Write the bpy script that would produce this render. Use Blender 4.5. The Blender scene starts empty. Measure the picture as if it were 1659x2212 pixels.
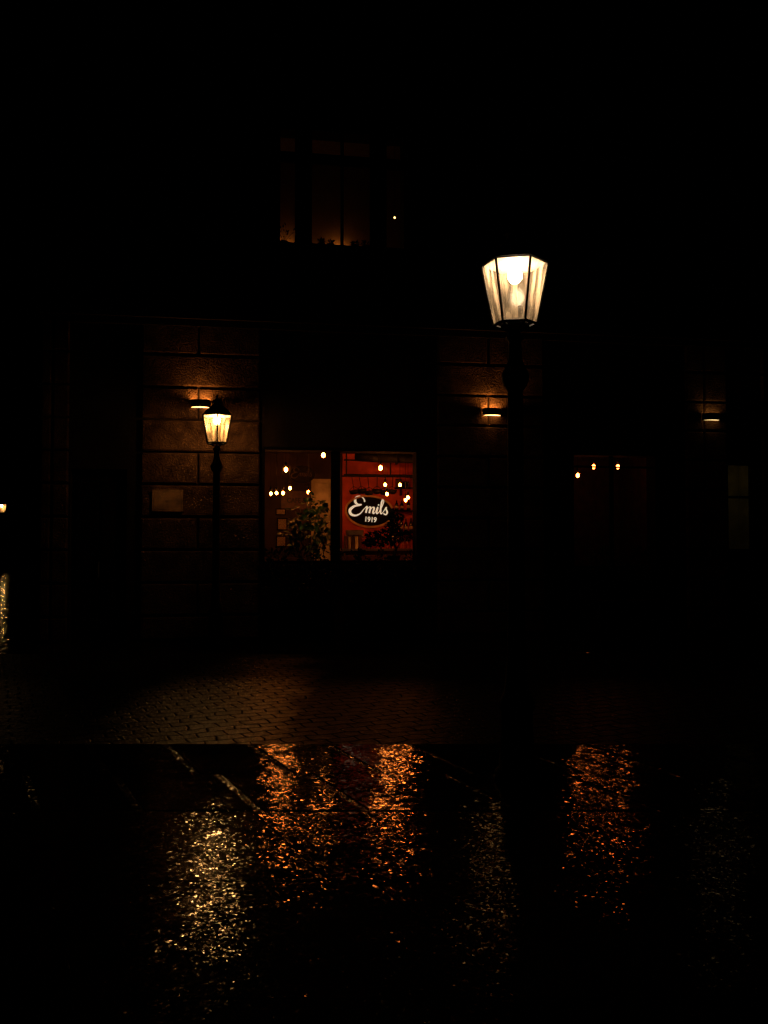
import bpy, math, random
from mathutils import Vector, Matrix
random.seed(7)
scene=bpy.context.scene
COL=scene.collection
A=math.radians(9.6); CA=math.cos(A); SA=math.sin(A)
def F(u,w,z=0.0):
    # facade frame: u along the wall, w into the building, z up
    return Vector((u*CA-w*SA, 14.5+u*SA+w*CA, z))

# ---------------------------------------------------------------- materials
def new_mat(name):
    m=bpy.data.materials.new(name); m.use_nodes=True
    nt=m.node_tree
    for n in list(nt.nodes): nt.nodes.remove(n)
    out=nt.nodes.new('ShaderNodeOutputMaterial')
    return m,nt,out
def N(nt,t,**k):
    n=nt.nodes.new(t)
    for a,b in k.items():
        if a in n.inputs.keys(): n.inputs[a].default_value=b
        else: setattr(n,a,b)
    return n
def pbr(name,col,rough=0.5,metal=0.0,col2=None,scale=8.0,bump=0.0,bscale=60.0,spec=0.5,bdist=0.01,glow=0.0):
    m,nt,out=new_mat(name); L=nt.links
    b=N(nt,'ShaderNodeBsdfPrincipled'); b.inputs['Roughness'].default_value=rough
    b.inputs['Metallic'].default_value=metal
    b.inputs['Specular IOR Level'].default_value=spec
    tc=N(nt,'ShaderNodeTexCoord')
    n=N(nt,'ShaderNodeTexNoise'); n.inputs['Scale'].default_value=scale; n.inputs['Detail'].default_value=6
    L.new(tc.outputs['Object'],n.inputs['Vector'])
    r=N(nt,'ShaderNodeValToRGB'); c2=col2 or tuple(c*0.65 for c in col)
    r.color_ramp.elements[0].position=0.35; r.color_ramp.elements[1].position=0.68
    r.color_ramp.elements[0].color=(*c2,1); r.color_ramp.elements[1].color=(*col,1)
    L.new(n.outputs['Fac'],r.inputs['Fac']); L.new(r.outputs['Color'],b.inputs['Base Color'])
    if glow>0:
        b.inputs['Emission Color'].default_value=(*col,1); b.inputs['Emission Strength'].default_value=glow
    if bump>0:
        n2=N(nt,'ShaderNodeTexNoise'); n2.inputs['Scale'].default_value=bscale; n2.inputs['Detail'].default_value=5
        L.new(tc.outputs['Object'],n2.inputs['Vector'])
        bp=N(nt,'ShaderNodeBump'); bp.inputs['Strength'].default_value=bump; bp.inputs['Distance'].default_value=bdist
        L.new(n2.outputs['Fac'],bp.inputs['Height']); L.new(bp.outputs['Normal'],b.inputs['Normal'])
    L.new(b.outputs[0],out.inputs[0]); return m
def emis(name,col,s):
    m,nt,out=new_mat(name)
    e=N(nt,'ShaderNodeEmission'); e.inputs[0].default_value=(*col,1); e.inputs[1].default_value=s
    nt.links.new(e.outputs[0],out.inputs[0]); return m
def glass(name,refl=0.08,tint=(1,1,1)):
    m,nt,out=new_mat(name); L=nt.links
    t=N(nt,'ShaderNodeBsdfTransparent'); t.inputs[0].default_value=(*tint,1)
    g=N(nt,'ShaderNodeBsdfGlossy'); g.inputs['Roughness'].default_value=0.03
    x=N(nt,'ShaderNodeMixShader'); x.inputs[0].default_value=refl
    L.new(t.outputs[0],x.inputs[1]); L.new(g.outputs[0],x.inputs[2]); L.new(x.outputs[0],out.inputs[0]); return m

M={}
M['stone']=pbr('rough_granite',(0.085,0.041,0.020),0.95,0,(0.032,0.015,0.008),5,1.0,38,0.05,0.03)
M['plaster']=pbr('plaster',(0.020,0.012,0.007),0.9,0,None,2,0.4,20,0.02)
M['iron']=pbr('black_iron',(0.005,0.005,0.005),0.6,0.0,None,20,0.2,90,0.15)
M['frame']=pbr('dark_painted_wood',(0.005,0.0035,0.003),0.9,0,None,12,0.2,40,0.04)
M['roof']=pbr('roof_sheet',(0.05,0.05,0.05),0.6)
M['dimglass']=glass('grimy_window_glass',0.05,(0.30,0.25,0.20))
M['bulbglass']=glass('bulb_glass',0.06,(1,0.9,0.75))
M['redwall']=pbr('red_painted_wall',(0.85,0.12,0.024),0.6,0,(0.30,0.026,0.006),2.2,0.3,25)
M['brownwall']=pbr('brown_wall',(0.040,0.019,0.011),0.7,0,(0.012,0.006,0.004),3)
M['brickred']=pbr('brick_red_wall',(0.032,0.011,0.006),0.7,0,(0.002,0.0015,0.001),6)
M['beige']=pbr('cream_paint',(0.80,0.76,0.60),0.6,0,(0.35,0.31,0.2),3)
M['upwall']=pbr('tan_wall',(0.20,0.13,0.075),0.7,0,(0.14,0.09,0.05),3)
M['greenwall']=pbr('olive_wall',(0.28,0.25,0.11),0.7,0,(0.15,0.13,0.06),3)
M['ceil']=pbr('dark_ceiling',(0.03,0.02,0.015),0.8)
M['paleceil']=pbr('aged_ceiling_paint',(0.09,0.052,0.034),0.8)
M['floor']=pbr('dark_floor_boards',(0.05,0.03,0.02),0.5)
M['wood']=pbr('oiled_wood',(0.10,0.04,0.02),0.45,0,(0.05,0.02,0.01),14)
M['black']=pbr('black_board',(0.004,0.0035,0.003),0.45,0,None,8,0.05,40,0.08)
M['cream']=pbr('glowing_cream_lettering',(0.88,0.74,0.50),0.5,glow=0.65)  # letters carry an added glow of their own to read brighter
M['tan']=pbr('tan_rim',(0.88,0.60,0.32),0.5,0.0)
M['bark']=pbr('bark',(0.05,0.03,0.02),0.8)
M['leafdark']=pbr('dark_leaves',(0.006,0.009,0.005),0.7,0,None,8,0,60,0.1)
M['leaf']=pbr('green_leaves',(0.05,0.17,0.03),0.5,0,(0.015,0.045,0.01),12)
M['pot']=pbr('clay_pot',(0.05,0.025,0.016),0.7)
M['bottle']=pbr('bottle_glass',(0.012,0.012,0.008),0.12)
M['bottlelabel']=pbr('paper_label',(0.6,0.4,0.22),0.7)
M['paper']=pbr('paper',(0.40,0.34,0.24),0.7,0,(0.15,0.10,0.06),40)
M['jar']=pbr('jar_red',(0.30,0.05,0.02),0.25)
M['plaque']=pbr('bronze_plaque',(0.34,0.17,0.075),0.5,0.0,(0.09,0.045,0.02),9,0.3,30)
M['ink']=pbr('dark_paint',(0.015,0.01,0.008),0.6)
M['steel']=pbr('steel',(0.5,0.48,0.45),0.3,0.9)
M['added_reflector']=pbr('white_enamel',(0.8,0.75,0.65),0.5)
M['lampcore']=emis('mantle_glow',(1.0,0.70,0.40),115)
M['lampcorefar']=emis('mantle_glow_far',(1.0,0.52,0.16),280)
M['bulbglow']=emis('filament_glow',(1.0,0.26,0.045),105)
M['bulbglowdim']=emis('filament_glow_side',(1.0,0.20,0.035),40)
M['uplight']=emis('upper_diffuser_glow',(1.0,0.45,0.10),85)
M['downlight']=emis('lower_diffuser_glow',(1.0,0.50,0.15),7.5)
M['uplightdim']=emis('weak_diffuser_glow',(1.0,0.62,0.2),8.0)
M['downlightdim']=emis('weak_lower_diffuser_glow',(1.0,0.65,0.25),1.4)
M['room_lamp']=emis('table_lamp_glow',(1.0,0.34,0.06),62)
M['greenlamp']=emis('ceiling_lamp_glow',(1.0,0.70,0.25),2.6)

# lantern pane: old, hazy, streaked glass
def lantern_glass():
    m,nt,out=new_mat('hazy_lantern_glass'); L=nt.links
    tc=N(nt,'ShaderNodeTexCoord'); mp=N(nt,'ShaderNodeMapping'); mp.inputs['Scale'].default_value=(22,22,1.2)
    no=N(nt,'ShaderNodeTexNoise'); no.inputs['Scale'].default_value=1.0; no.inputs['Detail'].default_value=4
    L.new(tc.outputs['Object'],mp.inputs[0]); L.new(mp.outputs[0],no.inputs['Vector'])
    r=N(nt,'ShaderNodeValToRGB'); r.color_ramp.elements[0].position=0.42; r.color_ramp.elements[1].position=0.62
    r.color_ramp.elements[0].color=(0.12,0.12,0.12,1); r.color_ramp.elements[1].color=(0.58,0.58,0.58,1)
    L.new(no.outputs['Fac'],r.inputs[0])
    tr=N(nt,'ShaderNodeBsdfTransparent'); tr.inputs[0].default_value=(0.97,0.95,0.92,1)
    tl=N(nt,'ShaderNodeBsdfTranslucent'); tl.inputs[0].default_value=(0.56,0.45,0.33,1)
    gl=N(nt,'ShaderNodeBsdfGlossy'); gl.inputs['Roughness'].default_value=0.2
    x=N(nt,'ShaderNodeMixShader'); L.new(r.outputs[0],x.inputs[0]); L.new(tr.outputs[0],x.inputs[1]); L.new(tl.outputs[0],x.inputs[2])
    y=N(nt,'ShaderNodeMixShader'); y.inputs[0].default_value=0.022; L.new(x.outputs[0],y.inputs[1]); L.new(gl.outputs[0],y.inputs[2])
    L.new(y.outputs[0],out.inputs[0]); return m
M['lglass']=lantern_glass()

def grain(name,base,rough,gs,k,wave=0.02,wscale=3.0,spec=0.5):
    # wet granular stone: every crystal is a tiny facet tilted at random
    m,nt,out=new_mat(name); L=nt.links
    b=N(nt,'ShaderNodeBsdfPrincipled'); b.inputs['IOR'].default_value=1.40
    b.inputs['Specular IOR Level'].default_value=spec
    b.inputs['Roughness'].default_value=rough; b.inputs['Base Color'].default_value=(*base,1)
    tc=N(nt,'ShaderNodeTexCoord')
    def tilt(scale,amt):
        v=N(nt,'ShaderNodeTexVoronoi'); v.inputs['Scale'].default_value=scale
        L.new(tc.outputs['Object'],v.inputs['Vector'])
        s=N(nt,'ShaderNodeVectorMath',operation='SUBTRACT'); L.new(v.outputs['Color'],s.inputs[0]); s.inputs[1].default_value=(0.5,0.5,0.5)
        x=N(nt,'ShaderNodeVectorMath',operation='MULTIPLY'); L.new(s.outputs[0],x.inputs[0]); x.inputs[1].default_value=(amt,amt,0)
        return x
    t1=tilt(gs,k); t2=tilt(gs*0.5,k*0.7)
    a=N(nt,'ShaderNodeVectorMath',operation='ADD'); L.new(t1.outputs[0],a.inputs[0]); L.new(t2.outputs[0],a.inputs[1])
    n0=N(nt,'ShaderNodeTexNoise'); n0.inputs['Scale'].default_value=2.2; n0.inputs['Detail'].default_value=4
    L.new(tc.outputs['Object'],n0.inputs['Vector'])
    r=N(nt,'ShaderNodeMapRange'); r.inputs['From Min'].default_value=0.35; r.inputs['From Max'].default_value=0.65
    r.inputs['To Min'].default_value=0.65; r.inputs['To Max'].default_value=1.35
    L.new(n0.outputs['Fac'],r.inputs['Value'])
    sc=N(nt,'ShaderNodeVectorMath',operation='SCALE'); L.new(a.outputs[0],sc.inputs[0]); L.new(r.outputs[0],sc.inputs['Scale'])
    n2=N(nt,'ShaderNodeTexNoise'); n2.inputs['Scale'].default_value=wscale; n2.inputs['Detail'].default_value=3
    L.new(tc.outputs['Object'],n2.inputs['Vector'])
    b2=N(nt,'ShaderNodeBump'); b2.inputs['Strength'].default_value=1.0; b2.inputs['Distance'].default_value=wave/wscale*2.0
    L.new(n2.outputs['Fac'],b2.inputs['Height'])
    s2=N(nt,'ShaderNodeVectorMath',operation='ADD'); L.new(b2.outputs[0],s2.inputs[0]); L.new(sc.outputs[0],s2.inputs[1])
    nn=N(nt,'ShaderNodeVectorMath',operation='NORMALIZE'); L.new(s2.outputs[0],nn.inputs[0])
    # dull, half-dry patches between the wet ones
    n3=N(nt,'ShaderNodeTexNoise'); n3.inputs['Scale'].default_value=3.5; n3.inputs['Detail'].default_value=5
    L.new(tc.outputs['Object'],n3.inputs['Vector'])
    r3=N(nt,'ShaderNodeMapRange'); r3.inputs['From Min'].default_value=0.42; r3.inputs['From Max'].default_value=0.6
    r3.inputs['To Min'].default_value=spec*0.3; r3.inputs['To Max'].default_value=spec*1.25
    L.new(n3.outputs['Fac'],r3.inputs['Value']); L.new(r3.outputs[0],b.inputs['Specular IOR Level'])
    L.new(nn.outputs[0],b.inputs['Normal']); L.new(b.outputs[0],out.inputs[0]); return m
def wet(name,base,rough,gs,slope,wave=0.0,wscale=3.0,stretch=(1,1,1)):
    m,nt,out=new_mat(name); L=nt.links
    b=N(nt,'ShaderNodeBsdfPrincipled'); b.inputs['IOR'].default_value=1.40
    tc=N(nt,'ShaderNodeTexCoord')
    b.inputs['Roughness'].default_value=rough; b.inputs['Base Color'].default_value=(*base,1)
    mp=N(nt,'ShaderNodeMapping'); mp.inputs['Scale'].default_value=stretch
    L.new(tc.outputs['Object'],mp.inputs[0])
    n1=N(nt,'ShaderNodeTexNoise'); n1.inputs['Scale'].default_value=gs; n1.inputs['Detail'].default_value=1
    L.new(mp.outputs[0],n1.inputs['Vector'])
    bp=N(nt,'ShaderNodeBump'); bp.inputs['Strength'].default_value=1.0; bp.inputs['Distance'].default_value=slope/gs*2.0
    L.new(n1.outputs['Fac'],bp.inputs['Height'])
    n2=N(nt,'ShaderNodeTexNoise'); n2.inputs['Scale'].default_value=wscale; n2.inputs['Detail'].default_value=3
    L.new(mp.outputs[0],n2.inputs['Vector'])
    b2=N(nt,'ShaderNodeBump'); b2.inputs['Strength'].default_value=1.0; b2.inputs['Distance'].default_value=wave/wscale*2.0
    L.new(n2.outputs['Fac'],b2.inputs['Height']); L.new(b2.outputs[0],bp.inputs['Normal'])
    L.new(bp.outputs[0],b.inputs['Normal']); L.new(b.outputs[0],out.inputs[0]); return m
M['wetpave']=grain('wet_granular_paving',(0.008,0.006,0.005),0.08,92,0.090,0.010,4,0.55)
M['wetflag']=grain('wet_flagstone',(0.008,0.006,0.005),0.07,66,0.052,0.014,3,0.17)
M['wetroad']=wet('wet_asphalt',(0.008,0.007,0.006),0.05,2.2,0.045,0.02,0.9,(0.5,2.8,1))
M['joint']=grain('gritty_joint',(0.012,0.010,0.008),0.16,60,0.30,0.02,4,0.5)
def cobble():
    m,nt,out=new_mat('granite_setts'); L=nt.links
    b=N(nt,'ShaderNodeBsdfPrincipled'); b.inputs['Roughness'].default_value=0.32; b.inputs['IOR'].default_value=1.45
    tc=N(nt,'ShaderNodeTexCoord'); mp=N(nt,'ShaderNodeMapping'); mp.inputs['Rotation'].default_value=(0,0,math.radians(-24))
    L.new(tc.outputs['Object'],mp.inputs[0])
    nd=N(nt,'ShaderNodeTexNoise'); nd.inputs['Scale'].default_value=3
    L.new(mp.outputs[0],nd.inputs['Vector'])
    mx=N(nt,'ShaderNodeMixRGB'); mx.blend_type='ADD'; mx.inputs[0].default_value=0.14
    L.new(mp.outputs[0],mx.inputs[1]); L.new(nd.outputs['Color'],mx.inputs[2])
    br=N(nt,'ShaderNodeTexBrick'); br.inputs['Scale'].default_value=1.0
    br.inputs['Brick Width'].default_value=0.23; br.inputs['Row Height'].default_value=0.16
    br.inputs['Mortar Size'].default_value=0.016; br.inputs['Mortar Smooth'].default_value=0.8
    br.inputs['Color1'].default_value=(0.012,0.009,0.008,1); br.inputs['Color2'].default_value=(0.007,0.006,0.005,1)
    br.inputs['Mortar'].default_value=(0.004,0.004,0.004,1)
    L.new(mx.outputs[0],br.inputs['Vector']); L.new(br.outputs['Color'],b.inputs['Base Color'])
    inv=N(nt,'ShaderNodeMath',operation='SUBTRACT'); inv.inputs[0].default_value=1.0; L.new(br.outputs['Fac'],inv.inputs[1])
    n4=N(nt,'ShaderNodeTexNoise'); n4.inputs['Scale'].default_value=7; L.new(tc.outputs['Object'],n4.inputs['Vector'])
    m4=N(nt,'ShaderNodeMath',operation='MULTIPLY'); L.new(n4.outputs['Fac'],m4.inputs[0]); L.new(inv.outputs[0],m4.inputs[1])
    # patch of lamp sheen painted in with a specular mask in front of the pier
    sx=N(nt,'ShaderNodeSeparateXYZ'); n6=N(nt,'ShaderNodeTexNoise'); n6.inputs['Scale'].default_value=1.1; n6.inputs['Detail'].default_value=4
    L.new(tc.outputs['Object'],n6.inputs['Vector']); L.new(tc.outputs['Object'],sx.inputs[0])
    xo=N(nt,'ShaderNodeMath',operation='MULTIPLY_ADD'); L.new(n6.outputs['Fac'],xo.inputs[0]); xo.inputs[1].default_value=1.0; L.new(sx.outputs['X'],xo.inputs[2])
    ra=N(nt,'ShaderNodeMapRange'); ra.interpolation_type='SMOOTHSTEP'
    ra.inputs['From Min'].default_value=-1.05; ra.inputs['From Max'].default_value=-0.25; ra.inputs['To Min'].default_value=1.0; ra.inputs['To Max'].default_value=0.01
    L.new(xo.outputs[0],ra.inputs['Value'])
    rb=N(nt,'ShaderNodeMapRange'); rb.interpolation_type='SMOOTHSTEP'
    rb.inputs['From Min'].default_value=-2.1; rb.inputs['From Max'].default_value=-1.2; rb.inputs['To Min'].default_value=0.01; rb.inputs['To Max'].default_value=1.0
    L.new(xo.outputs[0],rb.inputs['Value'])
    rc_=N(nt,'ShaderNodeMath',operation='MULTIPLY'); L.new(ra.outputs[0],rc_.inputs[0]); L.new(rb.outputs[0],rc_.inputs[1])
    ry=N(nt,'ShaderNodeMapRange'); ry.interpolation_type='SMOOTHSTEP'
    ry.inputs['From Min'].default_value=8.4; ry.inputs['From Max'].default_value=10.4; ry.inputs['To Min'].default_value=1.0; ry.inputs['To Max'].default_value=0.02
    L.new(sx.outputs['Y'],ry.inputs['Value'])
    rd=N(nt,'ShaderNodeMath',operation='MULTIPLY'); L.new(rc_.outputs[0],rd.inputs[0]); L.new(ry.outputs[0],rd.inputs[1])
    m5=N(nt,'ShaderNodeMath',operation='MULTIPLY'); L.new(m4.outputs[0],m5.inputs[0]); L.new(rd.outputs[0],m5.inputs[1])
    m6=N(nt,'ShaderNodeMath',operation='MULTIPLY'); L.new(m5.outputs[0],m6.inputs[0]); m6.inputs[1].default_value=5.0
    m6.use_clamp=True
    L.new(m6.outputs[0],b.inputs['Specular IOR Level'])
    b1=N(nt,'ShaderNodeBump'); b1.inputs['Strength'].default_value=0.8; b1.inputs['Distance'].default_value=0.007
    L.new(inv.outputs[0],b1.inputs['Height'])
    n1=N(nt,'ShaderNodeTexNoise'); n1.inputs['Scale'].default_value=34; n1.inputs['Detail'].default_value=3
    L.new(tc.outputs['Object'],n1.inputs['Vector'])
    b2=N(nt,'ShaderNodeBump'); b2.inputs['Strength'].default_value=1.0; b2.inputs['Distance'].default_value=0.009
    L.new(n1.outputs['Fac'],b2.inputs['Height']); L.new(b1.outputs[0],b2.inputs['Normal'])
    L.new(b2.outputs[0],b.inputs['Normal']); L.new(b.outputs[0],out.inputs[0]); return m
M['cobble']=cobble()

# ---------------------------------------------------------------- mesh tools
class MB:
    def __init__(s): s.v=[]; s.f=[]; s.m=[]
    def add(s,vs,fs,mi=0):
        o=len(s.v); s.v+= [tuple(x) for x in vs]; s.f+=[tuple(i+o for i in f) for f in fs]; s.m+=[mi]*len(fs); return s
    def box(s,a,b,c,d,e,f,mi=0):
        vs=[(a,c,e),(b,c,e),(b,d,e),(a,d,e),(a,c,f),(b,c,f),(b,d,f),(a,d,f)]
        return s.add(vs,[(3,2,1,0),(4,5,6,7),(0,1,5,4),(1,2,6,5),(2,3,7,6),(3,0,4,7)],mi)
    def cbox(s,a,b,c,d,e,f,ch=0.02,mi=0):
        vs=[(a,d,e),(b,d,e),(b,d,f),(a,d,f),(a,c+ch,e),(b,c+ch,e),(b,c+ch,f),(a,c+ch,f),
            (a+ch,c,e+ch),(b-ch,c,e+ch),(b-ch,c,f-ch),(a+ch,c,f-ch)]
        fs=[(8,9,10,11),(0,1,5,4)[::-1],(1,2,6,5)[::-1],(2,3,7,6)[::-1],(3,0,4,7)[::-1],(0,3,2,1)[::-1]]
        for i in range(4):
            j=(i+1)%4; fs.append((4+i,4+j,8+j,8+i))
        return s.add(vs,fs,mi)
    def lathe(s,prof,c=(0,0,0),seg=16,mi=0,sx=1,sy=1,rot=0):
        vs=[];fs=[]
        for r,z in prof:
            for k in range(seg):
                t=2*math.pi*k/seg+rot
                vs.append((c[0]+r*sx*math.cos(t),c[1]+r*sy*math.sin(t),c[2]+z))
        n=len(prof)
        for i in range(n-1):
            for k in range(seg):
                k2=(k+1)%seg; fs.append((i*seg+k,i*seg+k2,(i+1)*seg+k2,(i+1)*seg+k))
        fs.append(tuple(range(seg))[::-1]); fs.append(tuple((n-1)*seg+k for k in range(seg)))
        return s.add(vs,fs,mi)
    def ball(s,c,r,rz=None,seg=14,mi=0,rings=8):
        rz=rz or r
        pr=[(max(0.0005,r*math.sin(math.pi*i/rings)),-rz*math.cos(math.pi*i/rings)) for i in range(rings+1)]
        return s.lathe(pr,c,seg,mi)
    def tube(s,p,q,r,r2=None,seg=8,mi=0):
        p=Vector(p);q=Vector(q);r2=r if r2 is None else r2
        d=(q-p).normalized(); x=d.orthogonal().normalized(); y=d.cross(x)
        vs=[]
        for c,rr in ((p,r),(q,r2)):
            for k in range(seg):
                t=2*math.pi*k/seg; vs.append(c+x*rr*math.cos(t)+y*rr*math.sin(t))
        fs=[(k,(k+1)%seg,seg+(k+1)%seg,seg+k) for k in range(seg)]
        fs.append(tuple(range(seg))[::-1]); fs.append(tuple(seg+k for k in range(seg)))
        return s.add(vs,fs,mi)
    def leaf(s,c,d,n,L,W,mi=0):
        d=d.normalized(); sd=d.cross(n)
        if sd.length<1e-4: sd=d.orthogonal()
        sd.normalize(); n=sd.cross(d)
        b=Vector(c)
        vs=[b,b+d*L*0.35+sd*W*0.5+n*L*0.06,b+d*L*0.75+sd*W*0.33,b+d*L-n*L*0.12,b+d*L*0.75-sd*W*0.33,b+d*L*0.35-sd*W*0.5+n*L*0.06,b+d*L*0.5-n*L*0.02]
        return s.add(vs,[(0,1,6),(1,2,6),(2,3,6),(3,4,6),(4,5,6),(5,0,6)],mi)
    def clump(s,c,rx,ry,rz,n,L,W,mi=0):
        for _ in range(n):
            while True:
                p=Vector((random.uniform(-1,1),random.uniform(-1,1),random.uniform(-1,1)))
                if p.length<1: break
            d=(p+Vector((random.uniform(-.6,.6),random.uniform(-.6,.6),random.uniform(-.6,.6))))
            q=Vector((c[0]+p.x*rx,c[1]+p.y*ry,c[2]+p.z*rz))
            nn=Vector((random.uniform(-1,1),random.uniform(-1,1),random.uniform(0,1)))
            k=random.uniform(.6,1.2)
            s.leaf(q,d,nn,L*k,W*k,mi)
        return s
    def ribbon(s,pts,wd,y=0.0,mi=0,steps=8):
        P=[Vector((p[0],p[1])) for p in pts]; Q=[P[0]*2-P[1]]+P+[P[-1]*2-P[-2]]
        Wd=wd if isinstance(wd,list) else [wd]*len(P)
        out=[]
        for i in range(len(P)-1):
            a,b,c,d=Q[i],Q[i+1],Q[i+2],Q[i+3]
            for k in range(steps):
                t=k/steps
                q=0.5*((2*b)+(c-a)*t+(2*a-5*b+4*c-d)*t*t+(-a+3*b-3*c+d)*t**3)
                out.append((q,Wd[i]*(1-t)+Wd[i+1]*t))
        out.append((P[-1],Wd[-1]))
        vs=[]
        for i,(q,w) in enumerate(out):
            a=out[max(0,i-1)][0]; b=out[min(len(out)-1,i+1)][0]; d=(b-a)
            if d.length<1e-6: d=Vector((1,0))
            d.normalize(); n=Vector((-d.y,d.x))*w*0.5; yy=y-i*0.00006
            vs+=[(q.x+n.x,yy,q.y+n.y),(q.x-n.x,yy,q.y-n.y)]
        fs=[(2*i,2*i+1,2*i+3,2*i+2) for i in range(len(out)-1)]
        return s.add(vs,fs,mi)
    def mesh(s,name,mats,smooth=False):
        me=bpy.data.meshes.new(name); me.from_pydata(s.v,[],s.f)
        for m in (mats if isinstance(mats,list) else [mats]): me.materials.append(M[m] if isinstance(m,str) else m)
        for i,p in enumerate(me.polygons): p.material_index=s.m[i]; p.use_smooth=smooth
        me.update(); return me
def thing(name,label,cat,loc=(0,0,0),rot=0.0,group=None,kind=None):
    e=bpy.data.objects.new(name,None); e.empty_display_size=0.2
    e.location=loc; e.rotation_euler=(0,0,rot); COL.objects.link(e)
    e['label']=label; e['category']=cat
    if group: e['group']=group
    if kind: e['kind']=kind
    return e
def part(name,mb,mats,parent,smooth=False,loc=None,label=None):
    o=bpy.data.objects.new(name,mb.mesh(name,mats,smooth)); COL.objects.link(o)
    if parent: o.parent=parent
    if loc: o.location=loc
    if label: o['label']=label
    return o
def solo(name,mb,mats,label,cat,loc=(0,0,0),rot=0.0,group=None,kind=None,smooth=False):
    o=bpy.data.objects.new(name,mb.mesh(name,mats,smooth)); COL.objects.link(o)
    o.location=loc; o.rotation_euler=(0,0,rot); o['label']=label; o['category']=cat
    if group:o['group']=group
    if kind:o['kind']=kind
    return o
def dup(root,loc,label=None,rot=None):
    r=root.copy(); COL.objects.link(r); r.location=loc
    if rot is not None: r.rotation_euler=(0,0,rot)
    if label: r['label']=label
    for c in list(root.children):
        k=c.copy(); COL.objects.link(k); k.parent=r
    return r
def text_part(name,txt,size,mat,parent,x,y,z,offset=0.0,align='CENTER',roll=0.0,sx=1.0):
    cu=bpy.data.curves.new(name,'FONT'); cu.body=txt; cu.size=size; cu.align_x=align; cu.align_y='CENTER'
    cu.extrude=0.002; cu.offset=offset
    t=bpy.data.objects.new('tmp',cu); COL.objects.link(t)
    bpy.context.view_layer.update()
    me=bpy.data.meshes.new_from_object(t.evaluated_get(bpy.context.evaluated_depsgraph_get()))
    bpy.data.objects.remove(t); me.name=name
    me.transform(Matrix.Diagonal((sx,1,1,1)))
    me.materials.clear(); me.materials.append(M[mat])
    me.transform(Matrix.Rotation(math.radians(90),4,'X'))
    me.transform(Matrix.Translation((x,y,z)))
    o=bpy.data.objects.new(name,me); COL.objects.link(o); o.parent=parent; return o

# ---------------------------------------------------------------- ground
g=MB().add([(-160,-60,0),(160,-60,0),(160,260,0),(-160,260,0)],[(0,1,2,3)])
solo('ground',g,'wetroad','dark wet asphalt ground of the square at night','ground',kind='structure')
c=MB().add([(-5.6,6.91,0.004),(12,6.91,0.004),(12,12.3,0.004),(-5.6,12.3,0.004)],[(0,1,2,3)])
solo('cobblestone_path',c,'cobble','damp granite sett paving crossing the square','path',kind='structure')
def slabs(rows,x0,x1,width,gap,shear,zt,zb,jit):
    mb=MB()
    for ri,(ya,yb) in enumerate(rows):
        off=random.uniform(0,width)
        x=x0-off
        while x<x1:
            w=width*random.uniform(1-jit,1+jit)
            a=x; b=x+w-gap; lo=ya+0.003; hi=yb-0.003
            def X(xx,yy): return xx+shear*(6.91-yy)
            ch=0.003
            B=[(X(a,lo),lo,zb),(X(b,lo),lo,zb),(X(b,hi),hi,zb),(X(a,hi),hi,zb)]
            dz=random.uniform(-0.0006,0.0006)
            T1=[(p[0],p[1],zt-ch+dz) for p in B]
            T2=[(X(a,lo)+ch,lo+ch,zt+dz),(X(b,lo)-ch,lo+ch,zt+dz),(X(b,hi)-ch,hi-ch,zt+dz),(X(a,hi)+ch,hi-ch,zt+dz)]
            vs=B+T1+T2; fs=[(8,9,10,11)]
            for i in range(4):
                j=(i+1)%4; fs+=[(i,j,4+j,4+i),(4+i,4+j,8+j,8+i)]
            mb.add(vs,fs); x+=w
    return mb
bed=MB().add([(-12,-3,0.004),(12,-3,0.004),(12,6.90,0.004),(-12,6.90,0.004)],[(0,1,2,3)])
solo('paving_bed',bed,'joint','gritty wet bedding showing between the paving slabs','ground',kind='structure')
solo('flagstone_path',slabs([(5.22,6.04),(6.04,6.90)],-10,10,0.78,0.055,0.49,0.009,0.005,0.25),'wetflag','wet smooth flagstone strip with diagonal joints','path',kind='structure')
rows=[(5.20-1.05*(i+1),5.20-1.05*i) for i in range(7)]
solo('stone_pavement',slabs(rows,-10,10,1.5,0.003,0.49,0.009,0.005,0.2),'wetpave','rain-wet granular granite pavement slabs','pavement',kind='structure')

# ---------------------------------------------------------------- building
bld=thing('city_building','dark old stone town building with a lit ground-floor cafe','building',F(0,0,0),A)
U0,U1,H=-5.4,9.0,11.6
opens=[(-2.0,0.60,1.20,3.10),(3.25,4.85,1.10,3.10),(6.17,6.78,1.4,2.95),(-4.95,-4.1,0.0,2.7),
       (-1.78,0.40,6.40,8.40),(2.75,4.90,6.40,8.40),(7.1,8.6,6.40,8.40),(7.4,8.6,0.95,3.1)]
def wallgrid(u0,u1,z0,z1,ops,w0,w1):
    us=sorted({u0,u1}|{o[0] for o in ops}|{o[1] for o in ops}); zs=sorted({z0,z1}|{o[2] for o in ops}|{o[3] for o in ops})
    us=[x for x in us if u0<=x<=u1]; zs=[x for x in zs if z0<=x<=z1]
    mb=MB()
    for j in range(len(zs)-1):
        run=None
        for i in range(len(us)-1):
            cu=(us[i]+us[i+1])/2; cz=(zs[j]+zs[j+1])/2
            ins=any(o[0]<cu<o[1] and o[2]<cz<o[3] for o in ops)
            if not ins:
                if run is None: run=us[i]
            if ins and run is not None: mb.box(run,us[i],w0,w1,zs[j],zs[j+1]); run=None
        if run is not None: mb.box(run,us[-1],w0,w1,zs[j],zs[j+1])
    return mb
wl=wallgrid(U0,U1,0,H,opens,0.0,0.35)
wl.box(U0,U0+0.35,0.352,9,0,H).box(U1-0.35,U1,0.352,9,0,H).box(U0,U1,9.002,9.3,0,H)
part('wall',wl,'plaster',bld)
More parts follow.
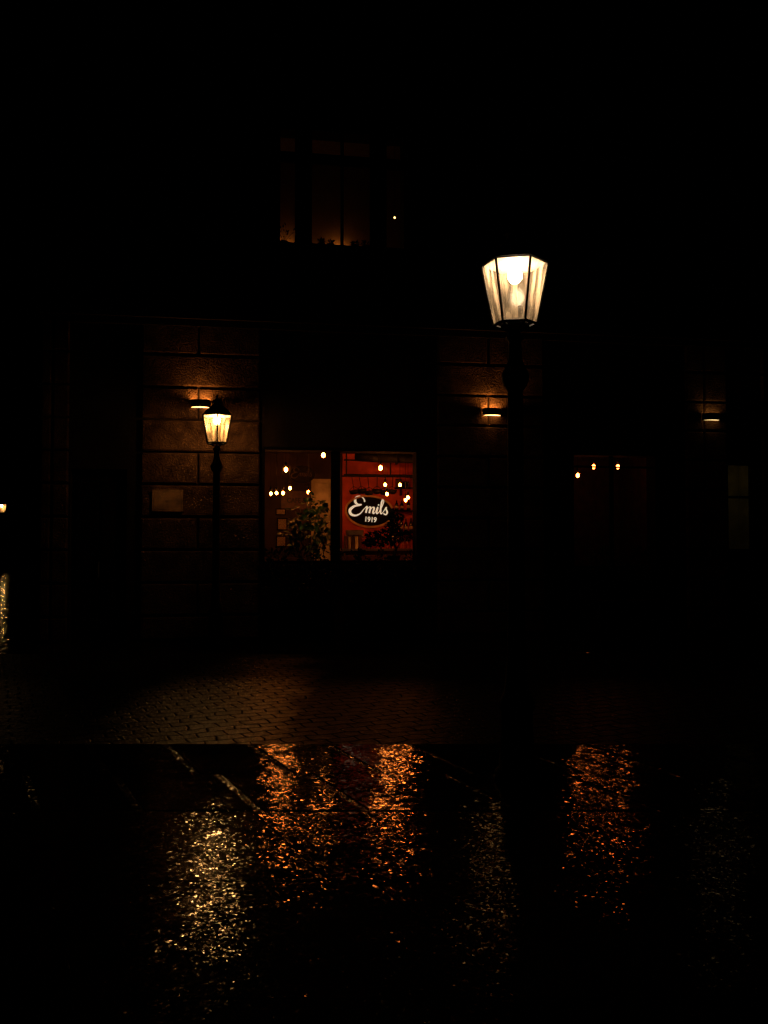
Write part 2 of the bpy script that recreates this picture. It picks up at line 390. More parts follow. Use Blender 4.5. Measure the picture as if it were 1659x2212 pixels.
def pier(cu,half,name='stone_pier'):
    mb=MB(); gj=0.016
    zs=[3.500-0.517*k for k in range(6,-4,-1)]
    zs=[zz for zz in zs if zz>0.1]; zs=[0.02]+zs
    for i in range(len(zs)-1):
        a,b=zs[i],zs[i+1]
        par=(round((zs[i+1]-3.5)/0.517))%2
        if par==0 and half>0.5:
            mb.cbox(cu-half,cu+half,-0.07-random.uniform(0,0.006),0.001,a+gj,b-gj,0.02)
        else:
            o=-0.045
            mb.cbox(cu-half,cu+o-gj,-0.07-random.uniform(0,0.006),0.001,a+gj,b-gj,0.02)
            mb.cbox(cu+o+gj,cu+half,-0.07-random.uniform(0,0.006),0.001,a+gj,b-gj,0.02)
    return part(name,mb,'stone',bld)
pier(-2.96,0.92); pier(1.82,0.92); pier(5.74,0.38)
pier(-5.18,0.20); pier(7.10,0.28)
cor=MB().box(U0-0.05,U1+0.05,-0.16,-0.002,5.10,5.20).box(U0-0.03,U1+0.03,-0.10,-0.002,4.99,5.098)
part('string_course',cor,'plaster',bld)
rc=MB().box(U0-0.35,U1+0.35,-0.40,-0.002,H-0.3,H).box(U0-0.2,U1+0.2,-0.22,-0.002,H-0.55,H-0.302)
part('cornice',rc,'plaster',bld)
rf=MB().add([(U0-.4,-.45,H+.002),(U1+.4,-.45,H+.002),(U1+.4,9.5,H+.002),(U0-.4,9.5,H+.002),(U0+1.5,3.5,H+2.4),(U1-1.5,3.5,H+2.4),(U1-1.5,5.5,H+2.4),(U0+1.5,5.5,H+2.4)],
   [(0,3,2,1),(0,1,5,4),(1,2,6,5),(2,3,7,6),(3,0,4,7),(4,5,6,7)])
part('roof',rf,'roof',bld)
def window(o,vert,horiz,fw=0.05,name='window',gm=None,deep=0.12,lining=True):
    a,b,e,f=o
    fr=MB()
    d0,d1=(0.004,0.347) if lining else (deep,deep+0.08)  # lining deepens the dark frame over the reveal to hide its lit edges
    fr.box(a-.001,a+fw,d0,d1,e,f).box(b-fw,b+.001,d0,d1,e,f).box(a+fw,b-fw,d0,d1,e-.001,e+fw).box(a+fw,b-fw,d0,d1,f-fw,f+.001)
    for (v,wd) in vert: fr.box(v-wd/2,v+wd/2,deep+0.003,deep+0.077,e+fw,f-fw)
    for (h,wd) in horiz: fr.box(a+fw,b-fw,deep+0.006,deep+0.074,h-wd/2,h+wd/2)
    w=bpy.data.objects.new(name,fr.mesh(name,'frame')); COL.objects.link(w); w.parent=bld
    if gm:
        gl=MB().add([(a+fw,deep+0.04,e+fw),(b-fw,deep+0.04,e+fw),(b-fw,deep+0.04,f-fw),(a+fw,deep+0.04,f-fw)],[(0,1,2,3)])
        part('glass',gl,gm,w)
    sl=MB().box(a-0.08,b+0.08,-0.10,-0.002,e-0.07,e-0.002); part('sill',sl,'plaster',w)
    return w
window(opens[0],[(-0.79,0.15)],[],0.05)
window(opens[1],[(4.05,0.05)],[(2.86,0.03)],0.05)
window(opens[2],[],[(2.35,0.04)],0.03,deep=0.05,lining=False)
UV=[(-1.33,0.28),(-0.685,0.05),(-0.075,0.28)]
window(opens[4],UV,[(7.93,0.17)],0.06)
window(opens[5],[(3.2,0.28),(3.83,0.05),(4.45,0.28)],[(7.93,0.17)],0.06,gm='dimglass')
window(opens[6],[(7.85,0.06)],[(7.93,0.17)],0.06,gm='dimglass')
window(opens[7],[(8.0,0.06)],[],0.06,gm='dimglass')
dr=MB().box(-4.95,-4.1,0.14,0.20,0.0,2.7)
for (a,b) in ((-4.90,-4.54),(-4.51,-4.15)):
    for (e,f) in ((0.15,0.95),(1.05,2.5)): dr.cbox(a,b,0.11,0.1395,e,f,0.015)
door=part('door',dr,'frame',bld)
part('handle',MB().tube((-4.53,0.08,1.0),(-4.53,0.08,1.25),0.012),'steel',door)
def room(u0,u1,w0,w1,z0,z1,mat,name='room',ceil='ceil'):
    t=0.04
    mb=MB().box(u0,u1,w0,w1,z0-t,z0,1).box(u0,u1,w0,w1,z1,z1+t,2).box(u0-t,u0-.001,w0,w1,z0-t,z1+t,0).box(u1+.001,u1+t,w0,w1,z0-t,z1+t,0).box(u0-t,u1+t,w1+.001,w1+t,z0-t,z1+t,0)
    return part(name,mb,[mat,'floor',ceil],bld)
room(-2.75,1.75,0.36,3.25,0.35,3.32,'brownwall','cafe_room')
part('accent_wall',MB().box(-0.30,1.748,3.20,3.249,0.352,3.318),'redwall',bld,label='bright red painted back wall of the cafe')
part('red_side_wall',MB().box(1.70,1.749,0.37,3.198,0.352,3.318),'redwall',bld)
idr=MB().box(-0.93,-0.86,3.14,3.248,0.352,2.80).box(-0.55,-0.48,3.14,3.248,0.352,2.80).box(-0.86,-0.55,3.14,3.248,2.72,2.80).box(-0.86,-0.55,3.18,3.248,0.352,2.72)
part('interior_door',idr,'beige',bld,label='cream painted inner door')
room(2.6,5.5,0.36,3.0,0.35,3.32,'brickred','side_room')
room(5.6,7.6,0.36,2.0,0.35,3.32,'greenwall','corner_room')
room(-2.4,1.0,0.36,2.8,6.15,9.0,'upwall','upper_room','paleceil')
room(2.4,5.3,0.36,2.8,6.15,9.0,'brownwall','upper_room')

# ---------------------------------------------------------------- wall lamps
def wall_lamp(loc,up,dn,label):
    r=thing('wall_lamp',label,'lamp',loc,A,group='half-round lamps on the stone piers')
    R=0.16; h=0.12; seg=14
    vs=[];fs=[]
    for z in (-h/2,h/2):
        for rr in (R,R-0.008):
            for k in range(seg+1):
                t=math.pi*k/seg; vs.append((-rr*math.cos(t),-rr*math.sin(t)*0.85,z))
    n=seg+1
    for k in range(seg):
        fs+=[(k,k+1,2*n+k+1,2*n+k),(n+k+1,n+k,3*n+k,3*n+k+1),(k,n+k,n+k+1,k+1),(2*n+k,2*n+k+1,3*n+k+1,3*n+k)]
    sh=MB().add(vs,fs)
    part('lamp_shade',sh,'iron',r,True)
    part('bracket',MB().box(-0.05,0.05,-0.012,0.0,-0.05,0.05),'iron',r)
    for zz,nm,mt in ((-h/2+0.004,'lower_diffuser',dn),(h/2-0.030,'upper_diffuser',up)):
        d=MB(); V=[(0,-0.004,zz)]+[(-(R-0.01)*math.cos(math.pi*k/seg),-(R-0.01)*0.85*math.sin(math.pi*k/seg)-0.003,zz) for k in range(seg+1)]
        d.add(V,[tuple(range(len(V)))])
        part(nm,d,mt,r)
    return r
wall_lamp(F(-2.97,-0.078,3.75),'uplight','downlight','half-round metal wall lamp glowing warm on a granite pier')
wall_lamp(F(1.82,-0.078,3.735),'uplight','downlight','half-round metal wall lamp glowing warm on a granite pier')
wall_lamp(F(5.80,-0.078,3.745),'uplightdim','downlightdim','weaker half-round wall lamp on a narrow stone pier')
pq=thing('wall_plaque','small framed bronze plaque fixed to the granite pier','sign',F(-3.47,-0.079,2.04),A)
part('plate',MB().cbox(-0.215,0.215,-0.022,0,0.02,0.32,0.006),'plaque',pq)
part('frame',MB().box(-0.235,-0.2155,-0.03,0,0,0.34).box(0.2155,0.235,-0.03,0,0,0.34).box(-0.2155,0.2155,-0.03,0,0,0.0195).box(-0.2155,0.2155,-0.03,0,0.3205,0.34),'plaque',pq)

# ---------------------------------------------------------------- street lamps
def hexp(R,z,phi0):
    return [Vector((R*math.sin(phi0+k*math.pi/3),-R*math.cos(phi0+k*math.pi/3),z)) for k in range(6)]
def street_lamp(loc,label,core='lampcore',ph=18.4,Rt=0.226,Rb=0.146,rib=0.0085):
    r=thing('street_lamp',label,'street lamp',loc,0,group='old lantern street lamps on the square')
    ph=math.radians(ph); zb,zt=3.05,3.455
    post=MB()
    post.lathe([(0.15,0),(0.15,0.06),(0.12,0.09),(0.105,0.45),(0.12,0.48),(0.12,0.52),(0.085,0.58),(0.065,0.8),(0.058,1.1),(0.052,2.60),(0.075,2.63),(0.092,2.67),(0.092,2.71),(0.072,2.75),(0.05,2.80),(0.042,2.93),(0.065,2.96),(0.05,2.98),(0.03,2.99)],(0,0,0),20)
    part('post',post,'iron',r,True)
    T=hexp(Rt,zt,ph); B=hexp(Rb,zb,ph); fr=MB()
    for i in range(6):
        j=(i+1)%6
        fr.tube(B[i],T[i],rib,seg=6); fr.tube(T[i],T[j],0.006,seg=6); fr.tube(B[i],B[j],0.011,seg=6)
        fr.tube(Vector((0,0,2.99)),B[i],0.009,seg=6)
    fr.lathe([(0.095,0),(0.095,0.012)],(0,0,3.035),18)  # disc added at the lantern bottom to cut the downlight
    part('lantern_frame',fr,'iron',r)
    gl=MB()
    for i in range(6):
        j=(i+1)%6; k=0.975
        a,b,c_,d=[Vector((p.x*k,p.y*k,p.z)) for p in (B[i],B[j],T[j],T[i])]
        gl.add([a,b,c_,d],[(0,1,2,3)])
    part('lantern_glass',gl,'lglass',r)
    rf=MB(); rings=[(Rt,zt+0.008),(Rt-.004,zt+0.015),(Rt-.06,zt+0.08),(0.11,zt+0.14),(0.06,zt+0.165),(0.06,zt+0.20),(0.075,zt+0.21),(0.04,zt+0.25),(0.015,zt+0.27),(0.018,zt+0.30),(0.003,zt+0.35)]
    rf.lathe(rings,(0,0,0),6,rot=ph-math.pi/2)
    part('lantern_roof',rf,'iron',r)
    part('added_reflector',MB().lathe([(Rt-.021,0),(Rt-.021,0.006)],(0,0,zt),6,rot=ph-math.pi/2),'added_reflector',r)  # white disc added under the roof to brighten the lantern top
    bu=MB(); bu.ball((0,0,zt-0.07),0.050,0.060,seg=8,rings=5)
    part('bulb',bu,core,r,True)
    return r
l1=street_lamp((0.885,5.9,0.0),'black iron street lamp with a glowing hexagonal glass lantern')
l2=street_lamp((-2.515,13.2,0.0),'lit hexagonal lantern street lamp in front of the stone pier','lampcorefar',12,0.245,0.16,0.013)
dup(l2,(-20.45,47,0),'lit lantern street lamp down the side street')

# ---------------------------------------------------------------- cafe bulbs
def pendant(big,mat):
    r=thing('pendant_bulb','bare filament bulb hanging on a black cord in the cafe','lamp',(0,0,0),A,group='hanging filament bulbs')
    R=0.055 if big else 0.038
    part('bulb_glass',MB().ball((0,0,0),R,R*1.15),'bulbglass',r,True)
    part('filament',MB().ball((0,0,-0.004),0.036 if big else 0.027,0.046 if big else 0.032,seg=5,rings=3),mat,r,True)
    part('socket',MB().lathe([(0.022,0),(0.022,0.06),(0.008,0.07)],(0,0,R*1.1),10),'iron',r,True)
    part('cord',MB().tube((0,0,R*1.1+0.07),(0,0,1.0),0.004,seg=5),'iron',r)
    return r
def set_pendant(src,u,w,z,ceil=3.318,first=False,label=None):
    r=src if first else dup(src,(0,0,0))
    r.location=F(u,w,z)
    for c_ in r.children:
        if c_.name.startswith('cord'):
            top=ceil-z; c_.data=MB().tube((0,0,0.10),(0,0,max(0.13,top)),0.004,seg=5).mesh('cord','iron')
    if label: r['label']=label
    return r
pb=pendant(True,'bulbglow'); ps=pendant(False,'bulbglow'); pd=pendant(True,'bulbglowdim')
bigs=[(-1.53,1.5,2.85),(-0.858,1.5,3.125),(0.19,1.5,2.905)]
smalls=[(-1.794,1.5,2.42),(-1.695,1.5,2.43),(-1.58,1.5,2.43),(-1.456,1.5,2.52),(-1.126,1.5,2.45),(0.275,1.5,2.60),(0.55,1.5,2.60),(0.868,1.5,2.62),(0.309,1.5,2.43),(0.653,1.5,2.32),(0.70,1.5,2.37)]  # some on the left stand in for reflections, modelled as bulbs
dims=[(4.30,1.5,2.985),(3.98,1.5,2.816),(4.79,1.5,2.99)]
for i,p in reversed(list(enumerate(bigs))): set_pendant(pb,*p,first=(i==0),label='round filament bulb hanging on a black cord in the cafe')
for i,p in reversed(list(enumerate(smalls))): set_pendant(ps,*p,first=(i==0),label='small filament bulb hanging on a black cord in the cafe')
for i,p in reversed(list(enumerate(dims))): set_pendant(pd,*p,first=(i==0),label='filament bulb glowing behind the dim side window')
# tiny light seen high in the upstairs room
tl=thing('pendant_bulb','tiny warm bulb hanging in the dark upstairs room','lamp',F(0.40,1.2,7.42),A,group='hanging filament bulbs')
part('filament',MB().ball((0,0,0),0.016,0.018,seg=6,rings=4),'downlight',tl,True)
part('socket',MB().lathe([(0.018,0),(0.018,0.05)],(0,0,0.018),8),'iron',tl,True)
part('cord',MB().tube((0,0,0.068),(0,0,1.575),0.004,seg=5),'iron',tl)

# ---------------------------------------------------------------- cafe sign
sg=thing('oval_sign','black oval sign with cream script lettering and tan rim','sign',F(0.24,3.195,2.16),A)
bd=MB(); n=48
def ell(a,b,y,n=48): return [(a*math.cos(2*math.pi*k/n),y,b*math.sin(2*math.pi*k/n)) for k in range(n)]
def prism_ring(mb,a1,b1,a2,b2,y0,y1):
    vs=ell(a1,b1,y0)+ell(a2,b2,y0)+ell(a1,b1,y1)+ell(a2,b2,y1); fs=[]
    for k in range(48):
        j=(k+1)%48
        fs+=[(k,j,48+j,48+k),(96+k,144+k,144+j,96+j),(k,96+k,96+j,j),(48+k,48+j,144+j,144+k)]
    mb.add(vs,fs)
bd.add(ell(0.46,0.29,0)+ell(0.46,0.29,-0.035),[tuple(range(48)),tuple(48+k for k in range(48))[::-1]]+[(k,(k+1)%48,48+(k+1)%48,48+k) for k in range(48)])
part('sign_board',bd,'black',sg)
rm=MB(); prism_ring(rm,0.462,0.292,0.50,0.328,-0.045,0.0); part('sign_rim',rm,'tan',sg)
lt=MB()
E=[(-0.12,0.13),(-0.15,0.19),(-0.21,0.22),(-0.28,0.19),(-0.29,0.12),(-0.24,0.075),(-0.18,0.08),(-0.20,0.065),(-0.30,0.04),(-0.37,-0.03),(-0.35,-0.10),(-0.27,-0.12),(-0.19,-0.08),(-0.13,0.0)]
Ew=[0.03,0.02,0.028,0.042,0.05,0.035,0.016,0.02,0.04,0.058,0.05,0.036,0.022,0.015]
EMILS=[(E,Ew),
 ([(-0.13,0.0),(-0.09,0.045),(-0.075,0.04),(-0.09,-0.06)],[0.012,0.02,0.034,0.034]),
 ([(-0.085,-0.02),(-0.045,0.04),(-0.02,0.045),(-0.015,0.03),(-0.03,-0.06)],[0.012,0.014,0.03,0.034,0.034]),
 ([(-0.026,-0.02),(0.015,0.04),(0.04,0.045),(0.05,0.03),(0.035,-0.04),(0.05,-0.06),(0.08,-0.03)],[0.012,0.014,0.03,0.034,0.034,0.024,0.012]),
 ([(0.08,-0.03),(0.112,0.05),(0.098,-0.03),(0.108,-0.058),(0.14,-0.03)],[0.012,0.034,0.034,0.026,0.012]),
 ([(0.122,0.085),(0.130,0.105)],[0.032,0.026]),
 ([(0.14,-0.03),(0.19,0.08),(0.21,0.16),(0.19,0.19),(0.175,0.14),(0.165,0.0),(0.178,-0.055),(0.21,-0.03)],[0.012,0.016,0.018,0.022,0.034,0.036,0.026,0.012]),
 ([(0.21,-0.03),(0.262,0.06),(0.262,0.03),(0.285,-0.02),(0.27,-0.06),(0.235,-0.06),(0.225,-0.04)],[0.012,0.024,0.03,0.034,0.03,0.022,0.024])]
for i,(p,w) in enumerate(EMILS): lt.ribbon([(x*1.15+0.03,y*1.15+0.035) for x,y in p],w,-0.038-0.001*i)
part('sign_lettering',lt,'cream',sg,label='cream script lettering with an added glow reading Emils')
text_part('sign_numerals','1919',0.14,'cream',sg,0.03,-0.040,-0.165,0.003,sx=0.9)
sg.rotation_euler=(0,math.radians(4),A)
s2=thing('reflected_sign','dark round board with faint script lettering standing in for the oval sign reflection','sign',F(-1.17,2.4,2.83),A)  # board and chains stand in for a reflection of the oval sign
b2=MB(); b2.add(ell(0.24,0.17,0)+ell(0.24,0.17,-0.02),[tuple(range(48)),tuple(48+k for k in range(48))[::-1]]+[(k,(k+1)%48,48+(k+1)%48,48+k) for k in range(48)])
part('sign_board',b2,'black',s2)
l3=MB()
for i,(p,w) in enumerate(EMILS): l3.ribbon([(x*0.58+0.01,y*0.58) for x,y in p],[q*0.45 for q in w],-0.023-0.001*i)
part('sign_lettering',l3,'brownwall',s2)
part('chain',MB().tube((-0.1,-0.01,0.13),(-0.1,-0.01,0.488),0.004),'iron',s2)
part('chain',MB().tube((0.1,-0.01,0.13),(0.1,-0.01,0.488),0.004),'iron',s2)
ws=thing('lettered_board','brown wall board with dark capital lettering','sign',F(-1.22,3.248,2.2),A)
part('board',MB().box(-0.30,0.28,-0.02,0,0,0.36),'wood',ws)
text_part('board_lettering','CAFE &',0.13,'ink',ws,0.0,-0.024,0.17,0.004,sx=0.9)

# ---------------------------------------------------------------- cafe furniture
ct=thing('bar_counter','wooden bar counter with a polished top','counter',F(0.6,2.35,0.35),A)
part('counter_top',MB().box(-1.0,1.08,-0.06,0.5,1.03,1.07),'steel',ct)
fr=MB().box(-0.95,1.05,0,0.45,0,1.028)
for i in range(6): fr.cbox(-0.92+i*0.33,-0.62+i*0.33,-0.02,-0.001,0.1,0.95,0.01)
part('counter_front',fr,'wood',ct)
sh=thing('bottle_shelf','dark two-tier wall shelf holding bottles','shelf',F(1.12,3.19,1.42),A,)
part('board',MB().box(-0.42,0.48,-0.26,-0.002,0.30,0.325),'frame',sh)
part('board',MB().box(-0.42,0.48,-0.26,-0.002,0.74,0.765),'frame',sh)
part('upright',MB().box(-0.45,-0.421,-0.26,-0.002,0,0.80),'frame',sh)
part('upright',MB().box(0.481,0.51,-0.26,-0.002,0,0.80),'frame',sh)
def bottle():
    r=thing('bottle','dark glass bottle with a paper label on the bar shelf','bottle',(0,0,0),A,group='bottles on the bar shelf')
    part('bottle_body',MB().lathe([(0.036,0),(0.038,0.01),(0.038,0.18),(0.03,0.21),(0.014,0.24),(0.013,0.31)],seg=12),'bottle',r,True)
    part('bottle_label',MB().lathe([(0.0392,0.06),(0.0392,0.13)],seg=12),'bottlelabel',r,True)
    return r
bt=bottle()
spots=[(0.76+0.105*i,3.06+random.uniform(-.03,.03),1.747) for i in range(8)]+[(0.78+0.12*i+random.uniform(-.02,.02),3.05,2.187) for i in range(5)]
for i,p in enumerate(spots):
    q=bt if i==0 else dup(bt,(0,0,0))
    q.location=F(*p); k=random.uniform(0.85,1.1) if i<8 else random.uniform(0.55,0.8); q.scale=(1,1,k)
def jar():
    r=thing('storage_jar','red jar with a metal lid on the bar counter','jar',(0,0,0),A,group='jars on the bar counter')
    part('jar_body',MB().lathe([(0.04,0),(0.045,0.01),(0.045,0.13),(0.036,0.15)],seg=12),'jar',r,True)
    part('lid',MB().lathe([(0.038,0.151),(0.038,0.175)],seg=12),'steel',r,True)
    return r
jr=jar()
for i in range(10):
    q=jr if i==0 else dup(jr,(0,0,0))
    q.location=F(0.02+i*0.10+random.uniform(-.01,.01),2.6+random.uniform(-.06,.06),1.421); q.scale=(1,1,random.uniform(0.9,1.5))
for i in range(5):
    hh=random.uniform(0.16,0.27); w_=0.055
    b=thing('book','upright book on the bar counter','book',F(-0.33+i*0.068,2.45,1.421),A,group='books on the bar counter')
    part('cover',MB().box(-w_/2,w_/2,-0.08,0.08,0,hh),['wood','paper','brownwall','beige','wood'][i],b)
    part('pages',MB().box(-w_/2+.006,w_/2-.006,-0.074,0.082,0.003,hh+0.002),'paper',b)
us_=thing('wall_shelf','dark upper wall shelf with boxes and tins','shelf',F(0.98,3.19,2.62),A)
part('board',MB().box(-0.22,0.55,-0.22,-0.002,0,0.022),'frame',us_)
part('shelf_bracket',MB().box(-0.12,-0.10,-0.18,-0.002,-0.14,-0.001),'iron',us_); part('shelf_bracket',MB().box(0.40,0.42,-0.18,-0.002,-0.14,-0.001),'iron',us_)
for i in range(5):
    hh=random.uniform(0.10,0.2)
    b=thing('storage_tin','small dark tin box on the upper shelf','tin',F(0.82+i*0.145,3.08,2.643),A,group='tins on the upper shelf')
    part('tin_body',MB().cbox(-0.055,0.055,-0.05,0.05,0,hh,0.006),['wood','frame','jar','frame','paper'][i],b)
    part('lid',MB().cbox(-0.058,0.058,-0.053,0.053,hh+.001,hh+0.018,0.003),'iron',b)
cm=thing('coffee_machine','small steel coffee machine standing on the bar counter','coffee machine',F(-0.12,2.68,1.421),A)
part('machine_body',MB().cbox(-0.16,0.16,-0.02,0.16,0.0,0.10,0.01).cbox(-0.16,0.16,0.06,0.16,0.101,0.25,0.01).cbox(-0.16,0.16,-0.08,0.16,0.251,0.36,0.02),'steel',cm)
part('spout',MB().tube((-0.05,-0.03,0.25),(-0.05,-0.03,0.20),0.015).tube((0.06,-0.03,0.25),(0.06,-0.03,0.20),0.015),'iron',cm)
rk=thing('overhead_rack','black metal rack hanging from the cafe ceiling','rack',F(0.4,2.2,2.5),A)
for (y_,z_,r_) in ((0,0.32,0.020),(0.35,0.32,0.016),(0,0.60,0.016)):
    part('rail',MB().tube((-0.8,y_,z_),(1.1,y_,z_),r_),'iron',rk)
for x_ in (-0.75,0.1,1.0):
    part('hanger',MB().tube((x_,0,0.33),(x_,0,0.818),0.014),'iron',rk)
dc=thing('added_duct','dark round duct added under the cafe ceiling to darken the red wall','duct',F(0.75,1.9,2.95),A)  # duct added to darken the top of the red wall
part('pipe',MB().tube((-0.55,0,0.18),(0.95,0.0,0.18),0.10,seg=16).tube((-0.9,0.3,0.22),(-0.5,0,0.18),0.09,0.10,seg=16),'iron',dc,True)
part('strap',MB().box(-0.2,-0.17,-0.11,0.11,0.06,0.368),'iron',dc); part('strap',MB().box(0.5,0.53,-0.11,0.11,0.06,0.368),'iron',dc)
def pan():
    r=thing('hanging_pan','dark round pan hanging from the overhead rack','pan',(0,0,0),A,group='pans on the overhead rack')
    part('pan_bowl',MB().lathe([(0.05,-0.055),(0.085,-0.03),(0.10,0.03),(0.094,0.03),(0.05,-0.046)],seg=14),'iron',r,True)
    part('handle',MB().tube((0,0,0.0),(0.0,0,0.30),0.007).tube((-0.09,0,0.03),(0,0,0.10),0.005).tube((0.09,0,0.03),(0,0,0.10),0.005),'iron',r)
    return r
pn=pan()
for i in range(6):
    q=pn if i==0 else dup(pn,(0,0,0))
    q.location=F(-0.20+i*0.145,2.2,2.50+random.uniform(-0.02,0.03)); q.rotation_euler=(random.uniform(-.2,.2),random.uniform(-.2,.2),A)
for i,(u,z,hh) in enumerate([(-1.53,2.08,0.13),(-1.50,1.78,0.24),(-1.52,1.45,0.22)]):
    p=thing('picture_frame','small framed print on the brown cafe wall','picture',F(u,3.247,z),A,group='framed prints on the wall')
    part('frame',MB().box(-0.10,0.10,-0.02,0,0,hh),'frame',p); part('print',MB().box(-0.08,0.08,-0.023,-0.0202,0.02,hh-0.02),'paper',p)

# ---------------------------------------------------------------- plants
def tree_pot(r,pr,ph): 
    part('pot',MB().lathe([(pr*0.7,0),(pr,ph*0.9),(pr*1.08,ph*0.9),(pr*1.08,ph),(pr*0.9,ph),(pr*0.85,ph*0.8)],seg=16),'pot',r,True)
bs=thing('bonsai_plant','small bonsai tree in a clay pot on the window bench','plant',F(0.26,0.55,1.181),A)
tree_pot(bs,0.12,0.15)
tk=MB().tube((0,0,0.10),(0.05,0,0.26),0.03,0.022).tube((0.05,0,0.26),(-0.06,0.02,0.46),0.022,0.015).tube((-0.06,0.02,0.46),(-0.06,0,0.62),0.015,0.008).tube((0.05,0,0.26),(0.16,0,0.42),0.014,0.008).tube((-0.04,0,0.4),(-0.30,0,0.50),0.012,0.006).tube((-0.06,0,0.52),(0.06,0.02,0.74),0.01,0.005)
part('trunk',tk,'bark',bs,True)
cr=MB()
for c_,r_ in (((-0.36,0,0.48),0.12),((-0.16,0,0.50),0.13),((0.0,0.02,0.64),0.13),((0.04,0.0,0.80),0.12),((0.18,0,0.46),0.14),((-0.02,0,0.40),0.12),((-0.25,0.03,0.38),0.14),((-0.42,0.0,0.36),0.09)):
    cr.clump(c_,r_,0.10,r_*0.5,150,0.055,0.032)
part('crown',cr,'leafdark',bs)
gp=thing('leafy_plant','tall green potted plant with broad leaves inside the window','plant',F(-1.12,0.85,0.35),A)
tree_pot(gp,0.16,0.28)
st=MB(); lv=MB()
for i,(tx,ty,hz) in enumerate([(-0.30,0,1.55),(-0.22,0.05,1.70),(-0.1,-0.05,1.62),(-0.02,0.06,1.86),(0.08,0,1.70),(0.15,-0.04,1.82),(0.22,0.05,1.58),(0.24,0,1.40),(-0.36,0.03,1.30),(0.04,-0.08,1.40),(0.16,0.08,1.28),(-0.18,0.06,1.36),(0.0,0,1.2)]):
    tip=Vector((tx,ty,hz)); mid=Vector((tx*0.35,ty*0.4,hz*0.65))
    st.tube((0,0,0.22),mid,0.011,0.008); st.tube(mid,tip,0.008,0.004)
    for j in range(20):
        q=tip+Vector((random.gauss(0,0.06),random.gauss(0,0.05),random.gauss(-0.05,0.09)))
        d=Vector((random.uniform(-1,1),random.uniform(-1,.3),random.uniform(-.9,.5)))
        lv.leaf(q,d,Vector((random.uniform(-.5,.5),-0.6,1)),random.uniform(.08,.16),random.uniform(.06,.12))
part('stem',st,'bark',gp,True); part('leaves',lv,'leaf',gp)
def sillplant(loc,n=40,h=0.22,label='small dark plant in a pot on the window sill',mat='leafdark'):
    r=thing('potted_plant',label,'plant',loc,A,group='potted plants on the window sills')
    part('pot',MB().lathe([(0.045,0),(0.06,0.09),(0.065,0.09),(0.065,0.10),(0.05,0.10)],seg=12),'pot',r,True)
    m_=MB()
    for i in range(n):
        d=Vector((random.uniform(-1,1),random.uniform(-.6,.6),random.uniform(0.3,1.4))).normalized()
        e=d*random.uniform(0.4,1)*h; m_.tube((0,0,0.09),Vector((0,0,0.09))+e,0.0025,0.0015,4)
        m_.leaf(Vector((0,0,0.09))+e,d+Vector((random.uniform(-.6,.6),0,random.uniform(-.6,.2))),Vector((0,-1,1)),0.06,0.03)
    part('foliage',m_,mat,r); return r
for (u_,n_,h_) in ((-1.64,20,0.28),(-1.02,20,0.06),(-0.86,16,0.05),(-0.45,18,0.06),(-0.27,18,0.08)):
    sillplant(F(u_,0.27,6.462),n_,h_)
sillplant(F(-1.60,0.55,1.181),50,0.22); sillplant(F(-0.72,0.5,1.181),40,0.22); sillplant(F(-1.85,0.5,1.181),40,0.16); sillplant(F(-1.33,0.5,1.181),40,0.2); sillplant(F(-0.35,0.5,1.181),40,0.16)
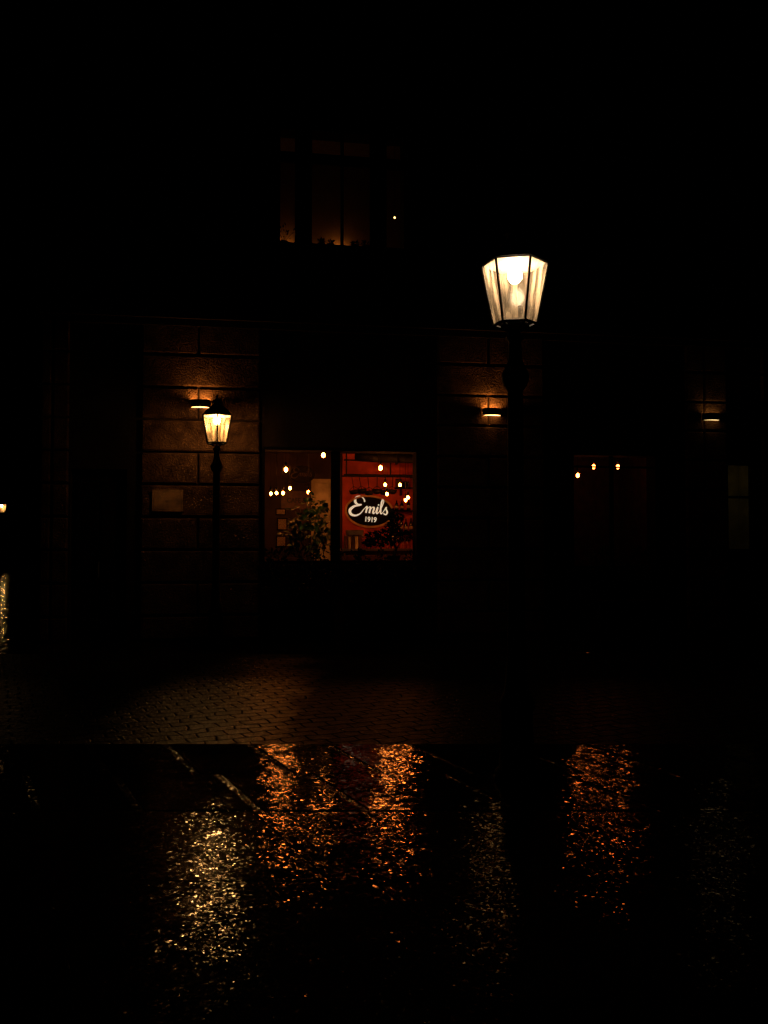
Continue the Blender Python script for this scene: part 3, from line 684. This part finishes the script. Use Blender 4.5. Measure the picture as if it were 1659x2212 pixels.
def planter(loc,L=1.1,label='long dark planter box with a clipped shrub below the window'):
    r=thing('planter_box',label,'planter',loc,A,group='planter boxes below the windows')
    b=MB()
    for i in range(4): b.cbox(-L/2,L/2,-0.17,0.17,0.03+i*0.135,0.155+i*0.135,0.008)
    b.box(-L/2-.02,L/2+.02,-0.185,0.185,0.575,0.60)
    part('box',b,'frame',r)
    s_=MB()
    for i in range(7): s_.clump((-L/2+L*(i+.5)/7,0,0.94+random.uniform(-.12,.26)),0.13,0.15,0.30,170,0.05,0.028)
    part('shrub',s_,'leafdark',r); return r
planter(F(-1.45,-0.55,0.0)); planter(F(-0.15,-0.55,0.0)); planter(F(4.0,-0.6,0.0))
solo('window_bench',MB().box(-2.6,1.6,0.42,0.72,1.13,1.18).box(-2.55,-2.45,0.45,0.69,0.352,1.129).box(1.45,1.55,0.45,0.69,0.352,1.129).box(-0.8,-0.7,0.45,0.69,0.352,1.129),'wood','long dark wooden bench under the cafe window','bench',F(0,0,0),A)
for u_ in (-1.50,-0.45):
    ul=thing('table_lamp','small warm lamp glowing in the upstairs room','lamp',F(u_,2.69,6.15),A,group='small lamps in the upstairs room')
    part('lamp_stand',MB().lathe([(0.08,0),(0.08,0.02),(0.015,0.04),(0.015,1.11)],seg=12),'iron',ul,True)
    part('bulb',MB().ball((0,0,1.145),0.03,0.034,seg=6,rings=4),'room_lamp',ul,True)
cl=thing('ceiling_lamp','plain round ceiling lamp in the corner shop','lamp',F(6.75,1.0,3.2),A)
part('lamp_disc',MB().lathe([(0.14,0),(0.15,0.03),(0.15,0.06)],seg=12),'greenlamp',cl,True)
part('mount',MB().lathe([(0.05,0.061),(0.05,0.118)],seg=12),'iron',cl)

# ---------------------------------------------------------------- world & camera
w=bpy.data.worlds.new("World"); scene.world=w; w.use_nodes=True
nt=w.node_tree; bg=nt.nodes['Background']; sk=nt.nodes.new('ShaderNodeTexSky'); sk.sky_type='NISHITA'; sk.sun_disc=False
sk.sun_elevation=math.radians(-8); sk.sun_rotation=math.radians(200)
nt.links.new(sk.outputs[0],bg.inputs[0]); bg.inputs[1].default_value=0.0005
cam=bpy.data.cameras.new('camera'); co=bpy.data.objects.new('camera',cam); COL.objects.link(co)
cam.sensor_fit='HORIZONTAL'; cam.sensor_width=36; cam.lens=36*1900/1659; cam.clip_end=500
co.location=(0,0,1.6); co.rotation_euler=(math.radians(91.78),0,0)
scene.camera=co
scene.view_settings.view_transform='Standard'; scene.view_settings.look='None'; scene.view_settings.exposure=0
